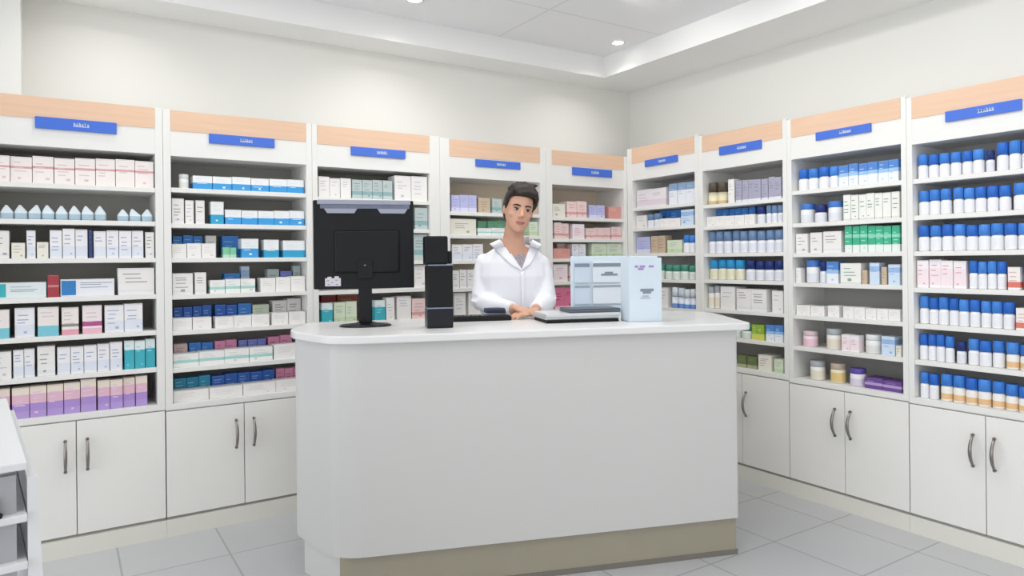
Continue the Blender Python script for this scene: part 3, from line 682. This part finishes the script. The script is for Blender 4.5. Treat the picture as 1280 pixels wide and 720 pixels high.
# brow ridge, nose, cheeks, lips, chin, ears
for sx in (-1, 1):
    b.ball(hp(sx * .029, -.070, .017), (.021, .012, .007), SKIN, 12, HR)
    b.ball(hp(sx * .034, -.050, -.028), (.024, .022, .022), SKIN, 14, HR)
    b.ball(hp(sx * .0735, .006, -.008), (.007, .014, .029), SKIN, 12, HR @ Euler((math.radians(-12), 0, sx * .3)).to_matrix())
    b.ball(hp(sx * .009, -.088, -.034), (.0085, .010, .0075), SKIN, 12, HR)
b.tube([hp(0, -.076, .012), hp(0, -.086, -.008), hp(0, -.098, -.027), hp(0, -.098, -.034)], [.0075, .0085, .0105, .0105], SKIN, 12)
b.ball(hp(0, -.072, -.066), (.025, .018, .013), SKIN, 12, HR)
b.ball(hp(0, -.070, -.098), (.019, .017, .014), SKIN, 12, HR)
# neck, chest
NB = pp(640, 309, PD + .03)
def lerp(a, b_, t): return a * (1 - t) + b_ * t
N0 = hp(0, .018, -.06)
b.rings([ell_ring(lerp(NB, N0, t) if t > 0 else NB + Vector((0, 0, -.06 + .0)), r1, r2) for t, r1, r2 in ((0, .085, .075), (.12, .066, .064), (.35, .054, .057), (.7, .051, .057), (1, .050, .057))], SKIN)
sh_l = pp(606, 330, PD + .06); sh_r = pp(676, 332, PD + .05)
waist = pp(641, 395, PD + .06)
# torso and legs under the clothes
def torso(bm_, m_, g, zlo=None):
    T = [(pp(643, 306, PD + .045), .062, .050), (pp(643, 310, PD + .045), .095, .062), (pp(642, 317, PD + .045), .135, .075), (pp(641, 328, PD + .04), .165, .088), (pp(641, 345, PD + .04), .178, .098),
         (pp(641, 370, PD + .05), .168, .098), (pp(642, 400, PD + .06), .160, .098), (pp(642, 430, PD + .07), .165, .102), (pp(642, 465, PD + .07), .172, .108)]
    bm_.rings([ell_ring(c_, rx + g, ry + g, p=.86) for c_, rx, ry in T], m_)
torso(b, SKIN, -.012)
hipz = .90
for sx in (-1, 1):
    b.tube([(.085 * sx, .07, .88), (.09 * sx, .065, .68), (.092 * sx, .06, .47), (.09 * sx, .075, .28), (.088 * sx, .09, .09)], [.082, .072, .052, .050, .038], SKIN, 14)
    b.tube([(.088 * sx, .11, .045), (.092 * sx, .02, .035), (.098 * sx, -.07, .028)], [.036, .038, .03], SKIN, 12)
# arms: shoulder, elbow, wrist (hands folded on the counter)
el_l = pp(601, 377, PD + .00); el_r = pp(684, 377, PD + .0)
wr_l = pp(644, 387, PD - .22); wr_r = pp(669, 387, PD - .235)
for s_, e_, w_ in ((sh_l, el_l, wr_l), (sh_r, el_r, wr_r)):
    b.tube([s_, lerp(s_, e_, .5), e_, lerp(e_, w_, .4), w_], [.046, .042, .037, .034, .024], SKIN, 14)
# hands: palm and five fingers each, the photo-left hand laid over the other
def hand(wr, fwd, side, up, sgn):
    fwd, up = fwd.normalized(), up.normalized(); side = fwd.cross(up).normalized() * sgn
    pc = wr + fwd * .045
    R = Matrix((side, fwd, up)).transposed()
    b.ball(pc, (.039, .050, .0155), SKIN, 14, R); b.ball(pc + fwd * .018, (.040, .032, .0145), SKIN, 14, R)
    b.tube([wr - fwd * .01, wr + fwd * .03], [.024, .026], SKIN, 12, .75)
    for i, (o_, L) in enumerate(((-.028, .062), (-.0095, .072), (.0095, .067), (.027, .052))):
        r0 = pc + side * o_ + fwd * (.036 if abs(o_) < .02 else .030)
        p1 = r0 + fwd * L * .42 + up * .005; p2 = p1 + fwd * L * .30 - up * .009; p3 = p2 + fwd * L * .22 - up * .014
        b.tube([r0 - fwd * .015, r0, p1, p2, p3], [.0092, .0090, .0085, .0078, .0062], SKIN, 10); b.ball(p3, .0064, SKIN, 8)
    t0 = pc - side * .030 - fwd * .018; t1 = t0 - side * .020 + fwd * .026 + up * .002; t2 = t1 - side * .004 + fwd * .024
    b.tube([t0, t1, t2], [.013, .0105, .0078], SKIN, 10); b.ball(t2, .008, SKIN, 8)
hand(wr_l + Vector((0, 0, .006)), Vector((.86, -.42, -.20)), None, Vector((.1, -.1, 1)), 1)
hand(wr_r + Vector((0, 0, -.010)), Vector((-.86, -.45, -.16)), None, Vector((-.1, -.1, 1)), -1)
body = b.build('body', prs); remesh(body, .0034, 4)
# face details
m = MB()
WHT = mat('eye_white', (.50, .44, .40), .3); IRIS = mat('iris', (.03, .018, .012), .2); LIP = mat('lips', (.42, .17, .15), .5); LASH = mat('lash', (.03, .018, .014), .6)
for sx in (-1, 1):
    m.ball(hp(sx * .029, -.0745, .001), (.0138, .007, .0058), WHT, 14, HR)
    m.ball(hp(sx * .029 + .001, -.0795, .001), (.0072, .003, .0060), IRIS, 12, HR)
    m.tube([hp(sx * .029 + q * .0135, -.0800 + abs(q) * .004, .0052 + (1 - q * q) * .0016) for q in (-1, -.5, 0, .5, 1)], .0024, LASH, 6)
m.build('eyes', prs)
m = MB()
for sx in (-1, 1):
    m.tube([hp(sx * .012, -.0835, .0185), hp(sx * .026, -.0845, .0235), hp(sx * .040, -.0775, .0225), hp(sx * .049, -.069, .0165)], [.0034, .0044, .0040, .0022], HAIRM, 8)
m.build('eyebrows', prs)
m = MB()
m.tube([hp(-.024, -.0805, -.063), hp(-.010, -.0895, -.0605), hp(0, -.0900, -.062), hp(.010, -.0895, -.0605), hp(.024, -.0805, -.063)], [.0018, .0036, .0034, .0036, .0018], LIP, 8)
m.tube([hp(-.021, -.0805, -.0655), hp(-.008, -.0895, -.0695), hp(.008, -.0895, -.0695), hp(.021, -.0805, -.0655)], [.0018, .0044, .0044, .0018], LIP, 8)
m.build('lips', prs)
# hair: cap with a swept, raised front
h_ = MB()
h_.rings([hring(.012, .0765, .02, .104, .012), hring(.035, .0785, .050, .108, .008), hring(.052, .079, .060, .108, .006), hring(.072, .076, .080, .104, .004), hring(.094, .066, .080, .090, .006), hring(.114, .050, .062, .068, .006), hring(.128, .030, .036, .040, .006), hring(.133, .012, .014, .015, .006)], HAIRM)
h_.ball(hp(.0, .062, -.025), (.066, .044, .055), HAIRM, 16, HR)
for sx in (-1, 1):
    h_.ball(hp(sx * .069, .018, .020), (.010, .040, .036), HAIRM, 12, HR)
    h_.tube([hp(sx * .0715, -.028, .040), hp(sx * .0725, -.022, .015), hp(sx * .072, -.016, -.005)], [.012, .008, .003], HAIRM, 8)
rs = random.Random(4)
for i in range(9):                      # swept fringe: broad locks running from the parting across the forehead and up
    f = i / 8; x = -.052 + .085 * f
    h_.tube([hp(x - .004, .010, .112 - abs(x) * .3), hp(x + .002, -.035, .128 - abs(x) * .35), hp(x + .012, -.068, .112 - abs(x) * .3), hp(x + .026, -.078, .094 - abs(x) * .25), hp(x + .040 - .012 * f, -.072, .078 - .010 * f)],
            [.018, .021, .019, .014, .005], HAIRM, 12)
h_.tube([hp(.038, -.058, .108), hp(.060, -.056, .092), hp(.075, -.044, .066), hp(.080, -.030, .036), hp(.079, -.022, .012)], [.018, .018, .014, .009, .004], HAIRM, 12)
h_.tube([hp(-.050, -.052, .092), hp(-.066, -.046, .070), hp(-.0745, -.036, .044), hp(-.0755, -.030, .018)], [.016, .013, .009, .004], HAIRM, 12)
for i in range(14):
    x = rs.uniform(-.045, .055); y = rs.uniform(-.03, .05)
    h_.tube([hp(x, y, .112), hp(x + .008, y - .020, .134), hp(x + .022, y - .038, .136)], [.014, .011, .004], HAIRM, 8)
hair = h_.build('hair', prs); remesh(hair, .0030, 4)
# shirt
m = MB()
m.rings([ell_ring(pp(641, 316, PD + .03), .075, .066), ell_ring(pp(641, 325, PD + .03), .10, .085), ell_ring(pp(641, 345, PD + .03), .12, .097), ell_ring(pp(642, 400, PD + .05), .13, .095)], SHIRT)
m.build('shirt', prs)
# coat
g = MB()
torso(g, COAT, .012)
g.rings([ell_ring(pp(642, 440, PD + .085), .180, .105, p=.86), ell_ring(pp(642, 500, PD + .11), .20, .115, p=.86), ell_ring(Vector((.005, .13, .55)), .215, .13, p=.86)], COAT)
for s_, e_, w_ in ((sh_l, el_l, wr_l), (sh_r, el_r, wr_r)):
    d_ = (w_ - e_)
    g.ball(s_, (.052, .058, .058), COAT, 16)
    g.tube([lerp(s_, e_, -.03), lerp(s_, e_, .25), lerp(s_, e_, .55), lerp(s_, e_, .85), e_ + Vector((0, .01, .0)), lerp(e_, w_, .25), lerp(e_, w_, .55), lerp(e_, w_, .93)], [.052, .055, .053, .051, .049, .046, .042, .035], COAT, 18)
    for t, dx in ((.45, .004), (.62, -.003), (.8, .005), (.93, -.002)):
        c_ = lerp(s_, e_, t); g.ball(c_ + Vector((dx, -.012, 0)), (.055, .048, .012), COAT, 14, Euler((.3, dx * 60, 0)).to_matrix())
coat = g.build('coat', prs)
remesh(coat, .006, 5)
# neck opening: cut a V out of the coat front with a boolean, then lay lapels beside it
cut = MB(); vz = pp(650, 333, PD - .1)
c1_, c2_, c3_ = pp(623, 293, PD), pp(668, 293, PD), pp(652, 336, PD)
fr = [(c1_.x, c1_.z), (c3_.x, c3_.z), (c2_.x, c2_.z)]
vsf = [cut.bm.verts.new((x, -.25, z)) for x, z in fr]; vsb = [cut.bm.verts.new((x, .02, z)) for x, z in fr]
cut.face(vsf, COAT); cut.face(vsb[::-1], COAT)
for i in range(3): cut.face([vsf[i], vsb[i], vsb[(i + 1) % 3], vsf[(i + 1) % 3]], COAT)
# (the opening is carved into the mesh itself, no helper object is left in the scene)
cutter = cut.build('cutter', prs)
bpy.context.view_layer.update()
def bake(o):
    dg = bpy.context.evaluated_depsgraph_get(); me = D.meshes.new_from_object(o.evaluated_get(dg)); old = o.data
    o.modifiers.clear(); o.data = me
md = coat.modifiers.new('b', 'BOOLEAN'); md.object = cutter; md.operation = 'DIFFERENCE'; md.solver = 'EXACT'
bake(coat); bake(body); bake(hair); D.objects.remove(cutter)
for o in (coat, body, hair):
    for p_ in o.data.polygons: p_.use_smooth = True
# lapels and collar, draped by ray casting onto the coat's front
def drape(o, x, z, off):
    hit, loc_, nrm, _ = o.ray_cast(Vector((x, -1.0, z)), Vector((0, 1, 0)))
    return (loc_.y - off) if hit else None
def patch(name, outline, off, mm, thick=.004):
    # outline: four image points (a, b, c, d); a-b upper/inner edge, d-c outer edge
    P = [pp(x, y, PD - .03) for x, y in outline]; n1, n2 = 14, 7; m = MB(); grid = []; last = -.06
    for i in range(n1 + 1):
        row = []
        for j in range(n2 + 1):
            t, u_2 = i / n1, j / n2
            q = lerp(lerp(P[0], P[1], t), lerp(P[3], P[2], t), u_2)
            y = drape(coat, q.x, q.z, off)
            if y is None or y > .05: y = last
            last = y
            row.append(Vector((q.x, y, q.z)))
        grid.append(row)
    f_ = [[m.bm.verts.new(v) for v in r] for r in grid]; k_ = [[m.bm.verts.new(v + Vector((0, thick, 0))) for v in r] for r in grid]
    for i in range(n1):
        for j in range(n2):
            m.face([f_[i][j], f_[i + 1][j], f_[i + 1][j + 1], f_[i][j + 1]], mm, True); m.face([k_[i][j + 1], k_[i + 1][j + 1], k_[i + 1][j], k_[i][j]], mm, True)
    for i in range(n1):
        m.face([f_[i][0], k_[i][0], k_[i + 1][0], f_[i + 1][0]], mm); m.face([f_[i + 1][n2], k_[i + 1][n2], k_[i][n2], f_[i][n2]], mm)
    for j in range(n2):
        m.face([f_[0][j + 1], k_[0][j + 1], k_[0][j], f_[0][j]], mm); m.face([f_[n1][j], k_[n1][j], k_[n1][j + 1], f_[n1][j + 1]], mm)
    return m.build(name, prs)
patch('lapel', [(625, 299), (652, 338), (639, 331), (612, 305)], .009, COAT2)
patch('lapel', [(665, 299), (652, 338), (662, 331), (677, 306)], .009, COAT2)
patch('placket', [(650.5, 340), (652, 386), (656, 386), (655, 338)], .006, COAT2, .003)
m = MB()
cl, cr_ = pp(628, 302, PD + .0), pp(662, 302, PD + .0); ctr = (cl + cr_) / 2 + Vector((0, .05, .004)); rx = (cr_.x - cl.x) / 2 + .003
ins, outs = [], []
lo1, hi1, hi2, lo2 = [], [], [], []
for i in range(21):
    a = math.radians(8 + 164 * i / 20); x_, y_ = math.cos(a), math.sin(a)
    lo1.append(ctr + Vector((rx * 1.14 * x_, .068 * y_ * 1.10, -.026))); hi1.append(ctr + Vector((rx * 1.0 * x_, .062 * y_, .022))); hi2.append(ctr + Vector((rx * .93 * x_, .056 * y_, .022))); lo2.append(ctr + Vector((rx * 1.1 * x_, .062 * y_, -.028)))
A_, B_, C_, D_ = [[m.bm.verts.new(v) for v in r] for r in (lo1, hi1, hi2, lo2)]
for i in range(20):
    m.face([A_[i], A_[i + 1], B_[i + 1], B_[i]], COAT2, True); m.face([B_[i], B_[i + 1], C_[i + 1], C_[i]], COAT2); m.face([C_[i], C_[i + 1], D_[i + 1], D_[i]], COAT2, True); m.face([D_[i], D_[i + 1], A_[i + 1], A_[i]], COAT2)
m.face([A_[0], B_[0], C_[0], D_[0]], COAT2); m.face([A_[20], D_[20], C_[20], B_[20]], COAT2)
m.build('collar', prs)
# trousers and shoes
m = MB()
for sx in (-1, 1):
    m.tube([(.085 * sx, .07, .90), (.09 * sx, .065, .68), (.092 * sx, .06, .47), (.09 * sx, .075, .28), (.088 * sx, .09, .07)], [.095, .085, .068, .064, .058], TROU, 16)
m.build('trousers', prs)
for sx in (-1, 1):
    m = MB(); m.rings([ell_ring((.094 * sx, .01, .0), .048, .135, n=24), ell_ring((.094 * sx, .01, .03), .050, .138, n=24), ell_ring((.093 * sx, .03, .06), .044, .105, n=24), ell_ring((.09 * sx, .075, .085), .040, .052, n=24)], SHOE); m.build('shoe', prs)

# ------------------------------------------------------------------ lights
LEDM = mat('lamp_lens', (1, 1, 1), .5, emit=(1, .97, .92), estr=9)
RING = mat('lamp_ring', (.85, .85, .85), .4)
def downlight(x, y, aim, lab, power, grp='recessed downlights in the ceiling'):
    t = thing('downlight', lab, 'ceiling light', (x, y, ZC), 0, grp)
    m = MB(); seg = 28
    def rg(r, z): return [(r * math.cos(2 * PI * i / seg), r * math.sin(2 * PI * i / seg), z) for i in range(seg)]
    m.rings([rg(.048, -.001), rg(.050, -.006), rg(.040, -.008), rg(.036, -.002)], RING, cap=False); m.build('trim_ring', t)
    m = MB(); m.rings([rg(.036, -.0015), rg(.036, -.0035)], LEDM, smooth=False); m.build('lens', t)
    L = D.lights.new('downlight_lamp', 'SPOT'); L.energy = power; L.spot_size = math.radians(112); L.spot_blend = .8; L.shadow_soft_size = .035; L.color = (1, .97, .92)
    o = D.objects.new('lamp', L); C.objects.link(o); o.parent = t; o.location = (0, 0, -.012)
    o.rotation_euler = Vector(aim).to_track_quat('-Z', 'Y').to_euler()
for i, x in enumerate((.17, 1.61, 3.06)):
    downlight(x, 3.45, (0, .35, -1), ['recessed downlight above the leftmost shelving, out of view', 'round recessed ceiling downlight cut by the top frame edge', 'round recessed ceiling downlight near the room corner'][i], 8.5)
for i, y in enumerate((2.84, 1.98, 1.10)):
    downlight(2.50, y, (1.0, 0, -.75), ['recessed downlight aimed at the right wall, nearest the corner', 'recessed downlight aimed at the right wall, middle one', 'recessed downlight aimed at the right wall, nearest the viewer'][i], 8)
PAN = mat('added_panel_glow', (1, 1, 1), .6, emit=(1, .985, .96), estr=1.2)  # unseen fill panels, added to brighten the shelving, corner and floor
for i, (x, y, pw) in enumerate(((.70, 2.80, 3.6), (1.88, 2.66, 7), (2.10, 1.50, 4.5), (2.00, .50, 2.5), (.75, 1.15, 3.6), (-.75, 2.0, 2.2))):
    t = thing('added_panel_light', 'added square fill panel %s, out of view' % ['over the space left of the counter', 'over the counter', 'over the counter right end', 'near the right wall cabinets', 'between the viewer and the counter', 'over the far left side'][i], 'ceiling light', (x, y, ZC), 0, 'added square fill panels overhead')
    m = MB(); m.box(-.31, -.31, -.012, .31, .31, -.001, RING, .002); m.build('frame', t)
    m = MB(); m.box(-.29, -.29, -.016, .29, .29, -.0125, PAN); m.build('diffuser', t)
    L = D.lights.new('added_panel_lamp', 'AREA'); L.shape = 'SQUARE'; L.size = .58; L.energy = pw; L.color = (1, .985, .96)
    o = D.objects.new('lamp', L); C.objects.link(o); o.parent = t; o.location = (0, 0, -.02)
W = D.worlds.new('daylight'); bpy.context.scene.world = W; W.use_nodes = True
nt = W.node_tree; bg = nt.nodes['Background']
# daylight through the shop front: strongest and coolest from the left-hand side of the room
tc = nt.nodes.new('ShaderNodeTexCoord'); sp_ = nt.nodes.new('ShaderNodeSeparateXYZ'); mr = nt.nodes.new('ShaderNodeMapRange'); cr_ = nt.nodes.new('ShaderNodeValToRGB')
mr.interpolation_type = 'SMOOTHSTEP'
mr.inputs['From Min'].default_value = .1; mr.inputs['From Max'].default_value = -.95; mr.inputs['To Min'].default_value = .78; mr.inputs['To Max'].default_value = 1.75
nt.links.new(tc.outputs['Generated'], sp_.inputs[0]); nt.links.new(sp_.outputs['X'], mr.inputs['Value']); nt.links.new(mr.outputs['Result'], bg.inputs['Strength'])
m2 = nt.nodes.new('ShaderNodeMapRange'); m2.inputs['From Min'].default_value = 0; m2.inputs['From Max'].default_value = -1
nt.links.new(sp_.outputs['X'], m2.inputs['Value']); nt.links.new(m2.outputs['Result'], cr_.inputs['Fac'])
cr_.color_ramp.elements[0].color = (1.0, .985, .955, 1); cr_.color_ramp.elements[1].color = (.90, .93, 1.0, 1)
nt.links.new(cr_.outputs['Color'], bg.inputs['Color'])

# ------------------------------------------------------------------ camera
cam = D.cameras.new('camera'); co = D.objects.new('camera', cam); C.objects.link(co); bpy.context.scene.camera = co
cam.sensor_fit = 'HORIZONTAL'; cam.sensor_width = 36; cam.lens = F / 1280 * 36
cam.shift_x = 0; cam.shift_y = (V0 - 360) / 1280
cam.clip_start = .05
fw = Vector((cy_, sy_, 0)); R0 = Vector((sy_, -cy_, 0)); U0 = Vector((0, 0, 1))
s, cc = math.sin(ROLL), math.cos(ROLL)
right = R0 * cc + U0 * s; up = U0 * cc - R0 * s
M = Matrix((right, up, -fw)).transposed().to_4x4(); M.translation = Vector((0, 0, H)); co.matrix_world = M

vs = bpy.context.scene.view_settings
vs.view_transform = 'Standard'; vs.look = 'None'; vs.gamma = 1; vs.use_curve_mapping = False; vs.exposure = 0.25
